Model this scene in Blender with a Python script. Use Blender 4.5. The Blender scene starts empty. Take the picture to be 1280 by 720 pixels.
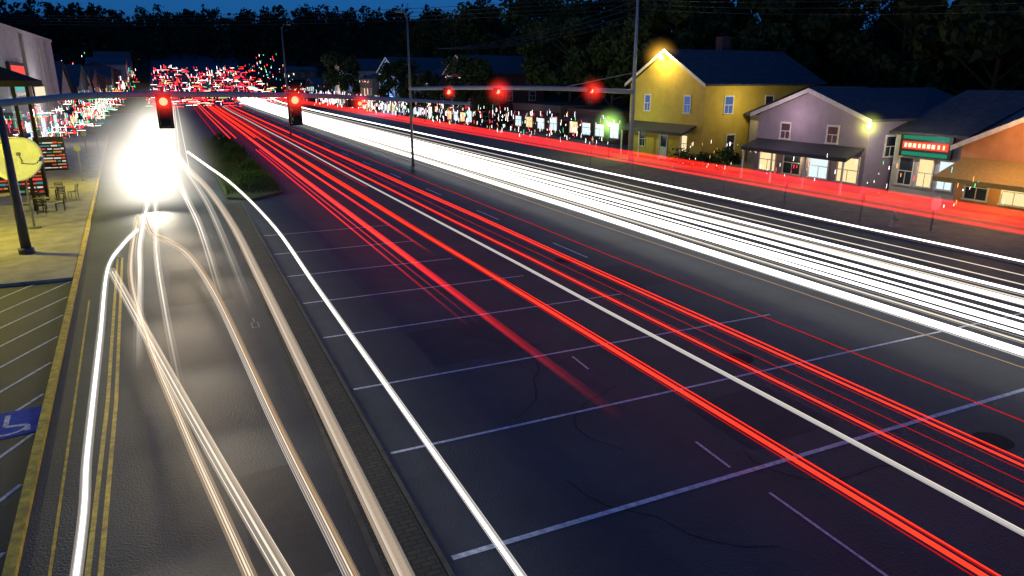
import bpy, math, random
import numpy as np
from mathutils import Vector
random.seed(7); rng=np.random.default_rng(7)
S=bpy.context.scene
C=S.collection
# World frame: +Y runs along the street, +X across it (to the right), metres.
# ---------------------------------------------------------------- materials
MATS={}
def newmat(name):
    m=bpy.data.materials.new(name); m.use_nodes=True; nt=m.node_tree; nt.nodes.clear()
    return m,nt,nt.nodes,nt.links
def surf(name,c1,c2=None,scale=3.0,rough=0.8,bump=0.2,bscale=None,detail=6,metal=0.0,wave=None,spec=0.4,bdist=.05):
    if name in MATS: return MATS[name]
    m,nt,N,L=newmat(name)
    out=N.new('ShaderNodeOutputMaterial'); b=N.new('ShaderNodeBsdfPrincipled')
    L.new(b.outputs[0],out.inputs[0])
    tc=N.new('ShaderNodeTexCoord'); src=tc.outputs['Object']
    n=N.new('ShaderNodeTexNoise'); n.inputs['Scale'].default_value=scale; n.inputs['Detail'].default_value=detail; n.inputs['Roughness'].default_value=.65
    L.new(src,n.inputs['Vector'])
    r=N.new('ShaderNodeValToRGB'); r.color_ramp.elements[0].position=.3; r.color_ramp.elements[1].position=.7
    c2=c2 or tuple(x*.7 for x in c1)
    r.color_ramp.elements[0].color=(*c2,1); r.color_ramp.elements[1].color=(*c1,1)
    L.new(n.outputs[0],r.inputs[0]); L.new(r.outputs[0],b.inputs['Base Color'])
    b.inputs['Roughness'].default_value=rough; b.inputs['Metallic'].default_value=metal
    b.inputs['Specular IOR Level'].default_value=spec
    if bump>0:
        n2=N.new('ShaderNodeTexNoise'); n2.inputs['Scale'].default_value=bscale or scale*8; n2.inputs['Detail'].default_value=3
        L.new(src,n2.inputs['Vector'])
        bp=N.new('ShaderNodeBump'); bp.inputs['Strength'].default_value=bump; bp.inputs['Distance'].default_value=bdist
        L.new(n2.outputs[0],bp.inputs['Height'])
        last=bp
        if wave:
            w=N.new('ShaderNodeTexWave'); w.wave_type='BANDS'; w.bands_direction='Z'; w.wave_profile='SAW'
            w.inputs['Scale'].default_value=wave; L.new(tc.outputs['Object'],w.inputs['Vector'])
            b2=N.new('ShaderNodeBump'); b2.inputs['Strength'].default_value=.8; b2.inputs['Distance'].default_value=.04
            L.new(w.outputs['Fac'],b2.inputs['Height']); L.new(bp.outputs[0],b2.inputs['Normal']); last=b2
        L.new(last.outputs[0],b.inputs['Normal'])
    MATS[name]=m; return m
def emis(name,col,strength,nee=False):
    if name in MATS: return MATS[name]
    m,nt,N,L=newmat(name)
    out=N.new('ShaderNodeOutputMaterial'); e=N.new('ShaderNodeEmission')
    e.inputs[0].default_value=(*col,1); e.inputs[1].default_value=strength
    L.new(e.outputs[0],out.inputs[0])
    if not nee:
        try: m.cycles.emission_sampling='NONE'
        except Exception: pass
    MATS[name]=m; return m
def soft(name,col,strength):
    """light adding on top of what is behind it, faded along its length by an attribute"""
    if name in MATS: return MATS[name]
    m,nt,N,L=newmat(name)
    out=N.new('ShaderNodeOutputMaterial'); e=N.new('ShaderNodeEmission'); t=N.new('ShaderNodeBsdfTransparent')
    a=N.new('ShaderNodeAddShader'); at=N.new('ShaderNodeAttribute'); at.attribute_name='fade'
    mu=N.new('ShaderNodeMath'); mu.operation='MULTIPLY'; mu.inputs[1].default_value=strength
    L.new(at.outputs['Fac'],mu.inputs[0]); L.new(mu.outputs[0],e.inputs[1]); e.inputs[0].default_value=(*col,1)
    L.new(e.outputs[0],a.inputs[0]); L.new(t.outputs[0],a.inputs[1]); L.new(a.outputs[0],out.inputs[0])
    try: m.cycles.emission_sampling='NONE'
    except Exception: pass
    MATS[name]=m; return m
def glaremat(name,col,strength,power):
    """lamp glare imitated by volume emission, falling off from the lamp outwards"""
    if name in MATS: return MATS[name]
    m,nt,N,L=newmat(name)
    out=N.new('ShaderNodeOutputMaterial'); e=N.new('ShaderNodeEmission'); e.inputs[0].default_value=(*col,1)
    tc=N.new('ShaderNodeTexCoord'); ln=N.new('ShaderNodeVectorMath'); ln.operation='LENGTH'
    L.new(tc.outputs['Object'],ln.inputs[0])
    s=N.new('ShaderNodeMath'); s.operation='SUBTRACT'; s.inputs[0].default_value=1; s.use_clamp=True; L.new(ln.outputs['Value'],s.inputs[1])
    p=N.new('ShaderNodeMath'); p.operation='POWER'; p.inputs[1].default_value=power; L.new(s.outputs[0],p.inputs[0])
    k=N.new('ShaderNodeMath'); k.operation='MULTIPLY'; k.inputs[1].default_value=strength; L.new(p.outputs[0],k.inputs[0])
    L.new(k.outputs[0],e.inputs[1]); L.new(e.outputs[0],out.inputs['Volume'])
    MATS[name]=m; return m

asphalt=surf('asphalt',(.038,.054,.066),(.019,.028,.036),scale=.45,rough=.7,bump=.9,bscale=24,detail=12,bdist=.022,spec=.35)
concrete=surf('concrete',(.36,.34,.26),(.2,.19,.15),scale=1.2,rough=.9,bump=.5,bscale=14)
dirt=surf('ground_soil',(.03,.035,.02),(.012,.017,.01),scale=.4,rough=1,bump=.6,bscale=6,spec=.05)
grass=surf('grass',(.06,.11,.03),(.03,.05,.015),scale=5,rough=1,bump=1,bscale=30)
whitepaint=surf('road_paint_white',(.74,.8,.86),(.24,.28,.33),scale=9,rough=.6,bump=.3)
yellowpaint=surf('road_paint_yellow',(.7,.5,.05),(.2,.13,.03),scale=5,rough=.6,bump=.3)
bluepaint=surf('road_paint_blue',(.04,.13,.6),(.015,.05,.25),scale=5,rough=.8,bump=.3,spec=.1)
darkmetal=surf('dark_metal',(.03,.03,.033),(.015,.015,.018),scale=6,rough=.45,bump=0,metal=.5)
galv=surf('galvanised_metal',(.16,.18,.2),(.1,.11,.12),scale=8,rough=.5,bump=0,metal=.4)
blackpl=surf('signal_housing',(.02,.02,.02),(.01,.01,.01),scale=6,rough=.5,bump=0)
trim=surf('white_trim',(.7,.68,.62),(.5,.48,.45),scale=4,rough=.6,bump=0)
roofm=surf('roof_shingles',(.08,.083,.09),(.035,.038,.042),scale=2.5,rough=.9,bump=.6,bscale=18,wave=1.6)
roofred=surf('roof_orange_tiles',(.4,.16,.07),(.22,.08,.04),scale=2.5,rough=.9,bump=.6,bscale=18,wave=1.6)
bark=surf('bark',(.09,.065,.045),(.04,.03,.02),scale=5,rough=1,bump=0)
leaf=surf('foliage',(.05,.08,.03),(.014,.026,.01),scale=.6,rough=.9,bump=0,spec=.1)
leafs=surf('shrub_foliage',(.06,.12,.03),(.02,.05,.012),scale=.9,rough=.9,bump=0,spec=.1)
leaf2=surf('foliage_distant',(.026,.042,.022),(.008,.015,.01),scale=.05,rough=1,bump=0,spec=.05)
glassd=surf('window_glass_dark',(.03,.04,.06),(.015,.02,.03),scale=1,rough=.1,bump=.0,spec=.6)
glassw=emis('window_glass_lit',(1,.72,.35),1.2)
glassc=emis('window_glass_cool',(.75,.9,1),1.1)
glassb=emis('window_glass_blue',(.2,.35,.9),.35)
glassr=emis('window_glass_red',(1,.05,.08),1.2)
cream=surf('wall_cream',(.45,.43,.38),(.33,.31,.28),scale=1.5,rough=.8,wave=2.2)
# ---------------------------------------------------------------- terrain
def hgt(x,y):
    r=math.hypot(x,max(y,0))
    r=min(r,480)
    return .00046*max(0,r-200)**2
def drape(x,y):
    r=math.hypot(x,max(y,0)); return hgt(x,y)+(.12 if r>185 else 0)
# ---------------------------------------------------------------- mesh helpers
def mk(name,verts,faces,mats,idx=None,parent=None,smooth=False,loc=None):
    me=bpy.data.meshes.new(name); me.from_pydata([tuple(v) for v in verts],[],faces)
    for m in (mats if isinstance(mats,(list,tuple)) else [mats]): me.materials.append(m)
    if idx is not None: me.polygons.foreach_set('material_index',idx)
    if smooth: me.polygons.foreach_set('use_smooth',[True]*len(faces))
    me.update(); o=bpy.data.objects.new(name,me); C.objects.link(o)
    if parent: o.parent=parent
    if loc: o.location=loc
    return o
def empty(name,loc=(0,0,0),rz=0):
    e=bpy.data.objects.new(name,None); e.empty_display_size=.3; C.objects.link(e); e.location=loc; e.rotation_euler=(0,0,rz); return e
BF=[(0,3,2,1),(4,5,6,7),(0,1,5,4),(1,2,6,5),(2,3,7,6),(3,0,4,7)]
def box(name,x0,x1,y0,y1,z0,z1,mat,parent=None,bev=0):
    v=[(x0,y0,z0),(x1,y0,z0),(x1,y1,z0),(x0,y1,z0),(x0,y0,z1),(x1,y0,z1),(x1,y1,z1),(x0,y1,z1)]
    o=mk(name,v,BF,mat,parent=parent)
    if bev:
        b=o.modifiers.new('bevel','BEVEL'); b.width=bev; b.segments=2
    return o
class Acc:
    def __init__(s): s.v=[];s.f=[];s.m=[];s.fade=[]
    def add(s,v,f,mi=0,fade=None):
        o=len(s.v); s.v+=list(v); s.f+=[tuple(i+o for i in q) for q in f]; s.m+=[mi]*len(f)
        s.fade+=list(fade) if fade is not None else [1.0]*len(v)
    def box(s,x0,x1,y0,y1,z0,z1,mi=0):
        s.add([(x0,y0,z0),(x1,y0,z0),(x1,y1,z0),(x0,y1,z0),(x0,y0,z1),(x1,y0,z1),(x1,y1,z1),(x0,y1,z1)],BF,mi)
    def tube(s,pts,rs,mi=0,n=6,fade=None,cap=True):
        pts=[Vector(p) for p in pts]; K=len(pts)
        if not isinstance(rs,(list,tuple)): rs=[rs]*K
        vs=[];fd=[]
        for i,p in enumerate(pts):
            t=(pts[min(i+1,K-1)]-pts[max(i-1,0)]).normalized()
            up=Vector((0,0,1)) if abs(t.z)<.9 else Vector((1,0,0))
            a=t.cross(up).normalized(); b=a.cross(t)
            for k in range(n):
                an=2*math.pi*k/n; vs.append(p+(a*math.cos(an)+b*math.sin(an))*rs[i]); fd.append(fade[i] if fade else 1.0)
        fs=[(i*n+k,i*n+(k+1)%n,(i+1)*n+(k+1)%n,(i+1)*n+k) for i in range(K-1) for k in range(n)]
        if cap: fs+=[tuple(range(n))[::-1],tuple((K-1)*n+k for k in range(n))]
        s.add([tuple(v) for v in vs],fs,mi,fd)
    def make(s,name,mats,parent=None,smooth=False,loc=None):
        o=mk(name,s.v,s.f,mats,s.m,parent,smooth,loc)
        a=o.data.attributes.new('fade','FLOAT','POINT'); a.data.foreach_set('value',s.fade); return o
# ---------------------------------------------------------------- ground & roads
xs=np.arange(-900,901,20.); ys=np.arange(-160,1201,20.)
v=[(x,y,hgt(x,y)-.0) for y in ys for x in xs]; nx=len(xs)
f=[(j*nx+i,j*nx+i+1,(j+1)*nx+i+1,(j+1)*nx+i) for j in range(len(ys)-1) for i in range(nx-1)]
mk('ground',v,f,dirt,smooth=True)
yy=list(np.arange(-60,440,10.))
def strip(name,xa,xb,mat,z,ylist,nxs=1):
    v=[];n=nxs+1
    for y in ylist:
        a=xa(y) if callable(xa) else xa; b=xb(y) if callable(xb) else xb
        for i in range(n):
            x=a+(b-a)*i/nxs; v.append((x,y,drape(x,y)+z))
    f=[(j*n+i,j*n+i+1,(j+1)*n+i+1,(j+1)*n+i) for j in range(len(ylist)-1) for i in range(nxs)]
    return mk(name,v,f,mat)
strip('road',lambda y:-45 if y<180 else -8,lambda y:29.5,asphalt,.004,yy,8)
kx=lambda y:-2.33-.056*y
def prism(name,poly,z0,z1,mat,parent=None):
    n=len(poly); v=[(x,y,z0) for x,y in poly]+[(x,y,z1) for x,y in poly]
    f=[tuple(range(n))[::-1],tuple(range(n,2*n))]+[(i,(i+1)%n,n+(i+1)%n,n+i) for i in range(n)]
    return mk(name,v,f,mat,parent=parent)
pave=surf('pavement_slabs',(.2,.165,.12),(.1,.085,.065),scale=1.5,rough=.85,bump=.5,bscale=15)
prism('pavement',[(29.7,-20),(70,-20),(70,180),(29.7,180)],-.1,.13,pave)
kerbm=surf('kerb_concrete',(.3,.29,.27),(.15,.145,.135),scale=3,rough=.85,bump=.4)
prism('kerb',[(29.5,-20),(29.698,-20),(29.698,180),(29.5,180)],-.1,.145,kerbm)
prism('pavement',[(kx(29)-.18,29),(kx(29)-.18-20,29),(-30,110),(kx(110)-.18,110)][::-1],-.1,.12,concrete)
prism('kerb',[(kx(6)-.16,6),(kx(6),6),(kx(110),110),(kx(110)-.16,110)],-.1,.135,yellowpaint)
pv=bpy.data.materials.new('pavers'); pv.use_nodes=True; nt=pv.node_tree
b=nt.nodes['Principled BSDF']; br=nt.nodes.new('ShaderNodeTexBrick'); tc=nt.nodes.new('ShaderNodeTexCoord')
br.inputs['Scale'].default_value=2.2; br.inputs['Color1'].default_value=(.05,.055,.035,1); br.inputs['Color2'].default_value=(.03,.035,.024,1); br.inputs['Mortar'].default_value=(.014,.016,.012,1); br.inputs['Mortar Size'].default_value=.03
nt.links.new(tc.outputs['Object'],br.inputs['Vector']); nt.links.new(br.outputs[0],b.inputs['Base Color'])
bp=nt.nodes.new('ShaderNodeBump'); bp.invert=True; bp.inputs['Distance'].default_value=.03; nt.links.new(br.outputs['Fac'],bp.inputs['Height']); nt.links.new(bp.outputs[0],b.inputs['Normal']); b.inputs['Roughness'].default_value=.8
prism('median_strip',[(2.0,-5),(2.78,-5),(2.78,44),(1.7,44)],-.1,.05,pv)
kd=surf('kerb_weathered',(.1,.1,.08),(.05,.05,.04),scale=3,rough=.85,bump=.4)
a=Acc(); a.box(1.9,1.98,-5,44,-.1,.065); a.box(2.8,2.88,-5,44,-.1,.065); a.make('kerb',[kd])
isl=[(2.2,46),(3.6,44.8),(5.6,47),(6.2,60),(5.2,92),(3.4,97),(2.3,92),(2.0,60)]
prism('traffic_island',isl,-.1,.14,grass)
# markings
a=Acc()
def mrk(A,x0,y0,x1,y1,w,z=.009,mi=0):
    d=Vector((x1-x0,y1-y0)).normalized(); n=Vector((-d.y,d.x))*w/2
    p=[(x0+n.x,y0+n.y,z),(x1+n.x,y1+n.y,z),(x1-n.x,y1-n.y,z),(x0-n.x,y0-n.y,z)]
    A.add(p,[(3,2,1,0)],mi)
for yv,xe in ((8.6,19),(12.05,24),(15.3,16),(19.1,13),(22.6,11),(26.2,9.5),(30,9),(34,9)):
    mrk(a,3.0,yv,xe,yv+.02,.11 if yv<10 else .08)
for y0,y1 in ((5.4,7.9),(8.85,9.9),(14,14.9)): mrk(a,8.65,y0,8.7,y1,.055)
for x in (14.6,):
    for k in range(12): mrk(a,x,24+k*9,x,27+k*9,.1)
a.make('road_marking',[whitepaint])
a=Acc()
mrk(a,-1.75,2,-2.2,17,.08); mrk(a,-1.58,2,-2.03,17,.08); mrk(a,-2.2,17,-2.9,32,.08); mrk(a,-2.03,17,-2.73,32,.08)
mrk(a,kx(5)+.42,5,kx(26)+.42,26,.05)
a.make('road_marking',[yellowpaint])
a=Acc()
for k in range(13):
    y=9.5+k*2.15; x=kx(y)-.25
    mrk(a,x,y,x-2.3,y-4.6,.08)
a.make('parking_bay_marking',[whitepaint])
a=Acc()
cx,cy=-3.95,16.6
a.add([(cx-.75,cy-.8,.013),(cx+.62,cy-.55,.013),(cx+.5,cy+.8,.013),(cx-.85,cy+.6,.013)],[(0,1,2,3)],0)
mrk(a,cx-.1,cy-.1,cx-.15,cy+.5,.1,.018,1); mrk(a,cx-.1,cy-.1,cx+.3,cy-.15,.1,.018,1); mrk(a,cx+.3,cy-.15,cx+.35,cy-.45,.1,.018,1)
for i in range(9):
    t0=math.pi*(.9+i*.12); t1=t0+.36
    mrk(a,cx-.05+.38*math.cos(t0),cy-.15+.38*math.sin(t0),cx-.05+.38*math.cos(t1),cy-.15+.38*math.sin(t1),.08,.0185+.0003*i,1)
a.make('accessible_parking_marking',[bluepaint,whitepaint])
a=Acc(); 
for i,(x0,y0,x1,y1) in enumerate(((1.28,20.8,1.28,21.3),(1.46,20.8,1.46,21.3),(1.28,21.3,1.46,21.32),(1.37,21.4,1.37,21.75),(1.28,20.82,1.46,20.8))): mrk(a,x0,y0,x1,y1,.03,.009+i*.0008)
a.make('road_marking',[surf('road_paint_worn',(.4,.4,.38),(.1,.1,.1),scale=12,rough=.7)])
def disc(name,x,y,r,mat,z=.010):
    n=28; mk(name,[(x+r*math.cos(2*math.pi*i/n),y+r*math.sin(2*math.pi*i/n),z) for i in range(n)],[tuple(range(n))],mat)
iron=surf('cast_iron',(.02,.021,.024),(.008,.008,.008),scale=12,rough=.85,bump=.3,bscale=60,spec=.2)
disc('manhole_cover',12.6,12.95,.36,iron); disc('manhole_cover',14.2,7.4,.36,iron); disc('manhole_cover',13.5,24,.4,iron)
tar=surf('tar_seal',(.015,.015,.016),(.009,.009,.009),scale=6,rough=.7,bump=.3,spec=.2)
a=Acc()
for k in range(18):
    x=random.uniform(3,16); y=random.uniform(6,34); an=random.uniform(0,3.14)
    for j in range(8):
        l=random.uniform(.3,.7); x2=x+l*math.cos(an); y2=y+l*math.sin(an); mrk(a,x,y,x2,y2,.025,.0075); x,y=x2,y2; an+=random.uniform(-.5,.5)
a.make('tar_crack_seal',[tar])
patch=surf('asphalt_patch',(.027,.036,.044),(.014,.019,.024),scale=1.5,rough=.75,bump=.4,bscale=30,bdist=.02)
a=Acc()
for (x0,y0,x1,y1) in ((13,19.5,15.5,22.5),(5.2,15.8,8.2,18.6),(9.5,9.2,12,11.4),(.2,9,1.4,12.5),(-1,24,1,29)):
    a.add([(x0,y0,.0065),(x1,y0+.1,.0065),(x1-.1,y1,.0065),(x0+.05,y1-.1,.0065)],[(0,1,2,3)],0)
a.make('asphalt_repair_patch',[patch])
# ---------------------------------------------------------------- light trails
W=emis('trail_white',(1,.96,.88),3.6,True); W2=emis('trail_white_dim',(1,.86,.68),.95,True); W3=emis('trail_warm',(1,.66,.34),.38)
WB=emis('trail_bluewhite',(.7,.9,1),2.6,True)
R=emis('trail_red',(1,.035,.015),1.9,True); R2=emis('trail_red_dim',(1,.012,.012),.5)
WG=emis('trail_grey',(1,.95,.92),.55)
RS=soft('trail_red_soft',(1,.02,.015),.45); WS=soft('trail_white_soft',(1,.88,.74),.11); TS=soft('trail_tan_soft',(1,.66,.38),.10); WSB=soft('trail_white_soft_bright',(1,.92,.8),.45)
TM=[W,W2,W3,WB,R,R2,RS,WS,TS,WG,WSB]
iW,iW2,iW3,iWB,iR,iR2,iRS,iWS,iTS,iWG,iWSB=range(11)
def cr(P,n=10):
    P=[Vector(p) for p in P]; out=[]
    for i in range(len(P)-1):
        p0=P[max(i-1,0)];p1=P[i];p2=P[i+1];p3=P[min(i+2,len(P)-1)]
        for k in range(n):
            t=k/n; out.append(.5*((2*p1)+(p2-p0)*t+(2*p0-5*p1+4*p2-p3)*t*t+(3*p1-p0-3*p2+p3)*t**3))
    out.append(P[-1]); return out
YS=[-6,2,5,8,12,16,22,30,40,50,65,80,100,130,160,190,215,240]
def trail(name,path,strands,grow=70.,fade=None):
    a=Acc()
    for (dx,dz,r,mi) in strands:
        pts=[];rs=[];fd=[]
        for p in path:
            pts.append((p[0]+dx,p[1],p[2]+dz+drape(p[0],p[1]))); rs.append(r*(.75+max(p[1],0)/grow)); 
            fd.append(fade(p[1]) if fade else 1.)
        a.tube(pts,rs,mi,n=6,fade=fd)
    return a.make(name,TM,smooth=True)
def straight(x,z,y1=240,y0=-6):
    ph=random.uniform(0,6)
    return [(x+.04*math.sin(y/9.+ph),y,z+.012*math.sin(y/3.+ph)) for y in YS if y0<=y<=y1]
def dense(x,z,y0,y1,n=30):
    return [(x,y0+(y1-y0)*i/(n-1),z) for i in range(n)]
for x,z,r,m,ex in ((18.0,.65,.095,iW,1),(18.75,.65,.025,iW2,1),(19.2,.7,.045,iW,0),(19.95,.65,.085,iW,1),(20.6,.65,.03,iW,0),(21.3,.65,.055,iW,0),(22.0,.7,.075,iW,1),(22.6,.65,.025,iW2,0),(23.3,.65,.05,iW,1),(24.2,.65,.02,iW2,0),(27.6,.6,.035,iW,0),(17.1,.6,.012,iW3,0),(25.4,.65,.016,iW2,0)):
    st=[(0,0,r,m)]
    if ex: st+=[(random.uniform(-.28,.28),random.uniform(-.05,.05),r*.22,iWG) for _ in range(2)]
    trail('headlight_trail',straight(x,z),st,grow=68)
for x,r,m in ((8.79,.040,iR),(8.97,.014,iR),(10.96,.024,iR),(12.2,.022,iR),(12.42,.012,iR),(11.6,.008,iR2),(13.9,.012,iR2)):
    trail('taillight_trail',straight(x,.8,210),[(0,0,r,m)]+([(.1,.02,r*.3,iR2),(-.09,-.03,r*.3,iR2)] if r>.02 else []))
trail('headlight_trail',straight(10.4,.7,200),[(0,0,.03,iWG),(.06,.0,.010,iW2),(-.07,0,.008,iWG)])
f1=lambda y:max(0,min(1,(y-10.)/17.))**1.4
p=dense(7.0,.8,10,70,40)+[(7.0,y,.8) for y in (80,100,130,160,190)]
trail('taillight_trail',p,[(0,0,.055,iRS),(.12,0,.035,iRS),(-.1,.02,.035,iRS),(0,0,.03,iRS)],fade=f1)
trail('taillight_trail',dense(6.3,.8,16,70,30),[(0,0,.03,iRS),(.3,0,.02,iRS)],fade=lambda y:max(0,min(1,(y-16.)/17.)))
trail('taillight_trail',dense(7.0,.8,23,190,20),[(0,0,.022,iR)],grow=60)
trail('taillight_trail',dense(8.0,.8,24,70,30),[(0,0,.04,iRS),(.05,0,.02,iRS)],fade=lambda y:max(0,min(1,(y-24.)/14.)))
trail('taillight_trail',dense(8.0,.8,42,190,20),[(0,0,.025,iR),(1.9,0,.015,iR2)],grow=60)
a=Acc()
for (z0,z1,xx,fv) in ((2.6,3.3,22.3,.95),(3.16,3.26,22.28,1.5),(2.64,2.72,22.28,1.3),(2.8,3.15,22.34,.9),(2.95,3.0,22.26,1.3)):
    v=[];fd=[]
    for y in YS[:17]: v+=[(xx,y,z0),(xx,y,z1)]; fd+=[fv,fv]
    a.add(v,[(2*i,2*i+2,2*i+3,2*i+1) for i in range(16)],0,fd)
a.make('bus_taillight_trail',[RS])
def bundle(path,n,spread,r,ms,name='headlight_trail',fade=None,main=None,wide=None):
    st=[(0,0,main[0],main[1])] if main else []
    if wide: st.append((0,0,wide[0],wide[1]))
    for _ in range(n): st.append((random.uniform(-spread,spread),random.uniform(-.05,.05),r*random.uniform(.5,1.3),random.choice(ms)))
    trail(name,path,st,fade=fade)
T1=cr([(3.43,-2,.65),(3.43,10,.65),(3.4,22,.65),(3.37,33.4,.65),(2.67,48,.65),(1.6,60,.65),(.5,72,.65)])
bundle(T1,3,.1,.012,[iWG],main=(.045,iW),wide=(.08,iWS))
T2=cr([(2.1,-2,.65),(2.02,9,.65),(1.94,16.6,.65),(1.85,25,.65),(1.71,34.2,.65),(1.2,46,.65),(.3,58,.65),(-.4,70,.65)])
bundle(T2,7,.13,.007,[iWG,iW3,iTS],wide=(.14,iWS)); bundle(T2,1,.1,.008,[iW3],wide=(.09,iTS))
T3=cr([(2.1,-2,.65),(1.39,8,.65),(1.02,13,.65),(.43,22.4,.65),(-.2,28.3,.65),(-.9,31.3,.65),(-1.6,33.5,.65),(-2.0,38,.65)])
bundle(T3,6,.1,.008,[iWG,iW3,iW3],main=(.013,iW2),wide=(.11,iTS))
T4=cr([(2.5,-2,.65),(.56,8.45,.65),(-.35,13.5,.65),(-1.25,18.7,.65),(-2.67,27,.65)])
bundle(T4,7,.11,.009,[iW2,iW3,iTS],main=(.018,iW2),wide=(.13,iWS))
T5=cr([(1.75,-2,.65),(.15,8.6,.65),(-.66,14,.65),(-1.4,19.5,.65),(-2.1,27,.65),(-2.3,38,.65)])
bundle(T5,5,.07,.008,[iW2,iW3],main=(.016,iW2),wide=(.1,iTS))
T6=cr([(-1.7,-2,.65),(-1.96,9.6,.65),(-2.17,13.4,.65),(-2.48,19.9,.65),(-2.84,27.6,.65),(-2.6,31.5,.65),(-2.2,34.5,.65)])
bundle(T6,4,.08,.010,[iWG],main=(.045,iWB),wide=(.09,iWS))
def fr(y0,L_): return lambda y:max(0,min(1,(y-y0)/L_))
T7=cr([(-1.5,17,.65),(-1.8,26,.65),(-2.0,32,.65),(-2.0,42,.65)])
bundle(T7,3,.08,.014,[iWS,iWSB],main=(.02,iWSB),wide=(.12,iWS),fade=fr(17,12))
T8=cr([(-.6,15,.65),(-1.0,22,.65),(-1.35,30,.65),(-1.6,42,.65)])
bundle(T8,2,.08,.012,[iWS],main=(.02,iWSB),wide=(.10,iWS),fade=fr(15,12))
T9=cr([(.6,22,.65),(.35,34,.65),(-.1,44,.65),(-.7,58,.65),(-1.1,72,.65)])
bundle(T9,3,.15,.014,[iWSB,iWS],main=(.02,iWSB),wide=(.13,iWS),fade=fr(22,14))
T10=cr([(1.3,20,.65),(1.1,34,.65),(.8,44,.65),(.1,58,.65),(-.6,72,.65)])
bundle(T10,3,.15,.014,[iWSB,iWS],wide=(.12,iWS),fade=fr(20,16))
for k in range(5):
    x=-1.6+k*.5+random.uniform(-.2,.2)
    trail('headlight_trail',[(x,y,.65) for y in (58,80,110,140,170,200)],[(0,0,.02,random.choice([iWG,iW2]))],grow=60)
for k in range(7):
    x=4+k*.9+random.uniform(-.3,.3)
    trail('taillight_trail',[(x,y,.8) for y in (85,100,130,160,200,230,260)],[(0,0,.022,random.choice([iR,iR2]))],grow=55)
# ---------------------------------------------------------------- lamp glare imitated by self-glowing volumes
def sphere(name,loc,sc,mat,parent=None,seg=24,rg=14):
    v=[];f=[]
    for i in range(rg+1):
        th=math.pi*i/rg
        for j in range(seg): v.append((math.sin(th)*math.cos(2*math.pi*j/seg),math.sin(th)*math.sin(2*math.pi*j/seg),math.cos(th)))
    for i in range(rg):
        for j in range(seg): f.append((i*seg+j,(i+1)*seg+j,(i+1)*seg+(j+1)%seg,i*seg+(j+1)%seg))
    o=mk(name,v,f,mat,parent=parent,smooth=True); o.location=loc; o.scale=sc; return o
def glare(name,loc,R_,col,peak,parent=None,power=3.0):
    """peak = brightness looking straight through the middle"""
    sphere(name,loc,R_,glaremat('%s_%.2f'%(name,R_[0]),col,peak*(power+1)/(2*min(R_)),power),parent)
glare('headlight_glare',(-1.9,46,1.9),(4.8,6.0,5.4),(1,.92,.76),2.3,power=3.2)  # overexposed headlight glare, imitated by two glowing ellipsoids
glare('headlight_glare',(-1.3,51,4.0),(2.8,4,3.2),(1,.92,.76),1.3)
# ---------------------------------------------------------------- traffic signals
lensR=emis('lens_red',(1,.06,.03),12); lensoff=surf('lens_unlit',(.03,.035,.02),rough=.3,bump=0)
def signal(x,y,z,sc=1.2,horiz=False,glow=1.):
    e=empty('traffic_light',(x,y,z)); ww,hh=.2*sc,.56*sc
    bb=.07*sc
    if horiz: e.rotation_euler=(0,math.radians(90),0)
    box('backplate',-ww-bb,ww+bb,.12,.15,-hh-bb,hh+bb,blackpl,e,.01)
    box('housing',-ww,ww,-.1,.118,-hh,hh,blackpl,e,.03)
    for k in range(3):
        zc=(1-k)*.37*sc; n=20; rr=.145*sc
        ring=[(rr*math.cos(2*math.pi*i/n),rr*math.sin(2*math.pi*i/n)) for i in range(n)]
        mk('lens_%d'%(k+1),[(px,-.115,zc+pz) for px,pz in ring],[tuple(range(n))],lensR if k==0 else lensoff,parent=e)
        v=[];m=14
        for i in range(m+1):
            an=math.radians(-20+220*i/m); px,pz=(rr+.02)*math.cos(an),(rr+.02)*math.sin(an)
            v+=[(px,-.1,zc+pz),(px,-.1-.24*sc,zc+pz)]
        f=[(2*i,2*i+1,2*i+3,2*i+2) for i in range(m)]
        mk('visor_%d'%(k+1),v,f,blackpl,parent=e)
    a=Acc(); a.tube([(0,.2,hh+bb-.05),(0,.2,hh+.3)],.035,0,8); a.box(-.04,.04,.151,.24,-.1,.1,0); a.tube([(0,.2,-.1),(0,.2,hh+.1)],.03,0,8); a.make('bracket',[darkmetal],parent=e)
    g=.8*glow
    glare('red_glare',(0,-.3,.37*sc),(g,g,g),(1,.03,.015),1.7,e,2.6)  # self-glowing ball imitates the glare of the red lens
    if glow>=1:
        l=bpy.data.lights.new('red_lamp','POINT'); l.energy=50; l.color=(1,.05,.03); l.shadow_soft_size=.12
        lo=bpy.data.objects.new('red_lamp',l); C.objects.link(lo); lo.parent=e; lo.location=(0,-.5,.37*sc)
mastm=surf('mast_paint',(.3,.36,.38),(.22,.27,.29),scale=3,rough=.6,bump=0)
e=empty('traffic_signal_mast',(0,0,0)); a=Acc()
px,py=-6.3,34.05
a.tube([(px,py,.1),(px,py,.35)],.3,0,12); a.tube([(px,py,.3),(px,py,3),(px,py,6.25)],[.19,.16,.13],0,14)
a.make('pole',[surf('pole_paint',(.06,.07,.08),(.04,.045,.05),scale=3,rough=.6,bump=0)],parent=e,smooth=True)
a=Acc()
arm=cr([(px-2.2,py,6.0),(px,py,6.12),(-3.4,py,6.38),(0,py,6.42),(5,py,6.34),(8,py,6.2),(10.5,py,6.05),(13.5,py,5.85)],6)
a.tube(arm,[.16-.08*i/len(arm) for i in range(len(arm))],0,10)
a.make('arm',[mastm],parent=e,smooth=True)
signal(-.44,py-.28,5.72,1.12); signal(4.9,py-.28,5.72,1.12); signal(7.6,py-.28,5.95,.62,True,.8)
e=empty('traffic_signal_mast'); a=Acc()
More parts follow.
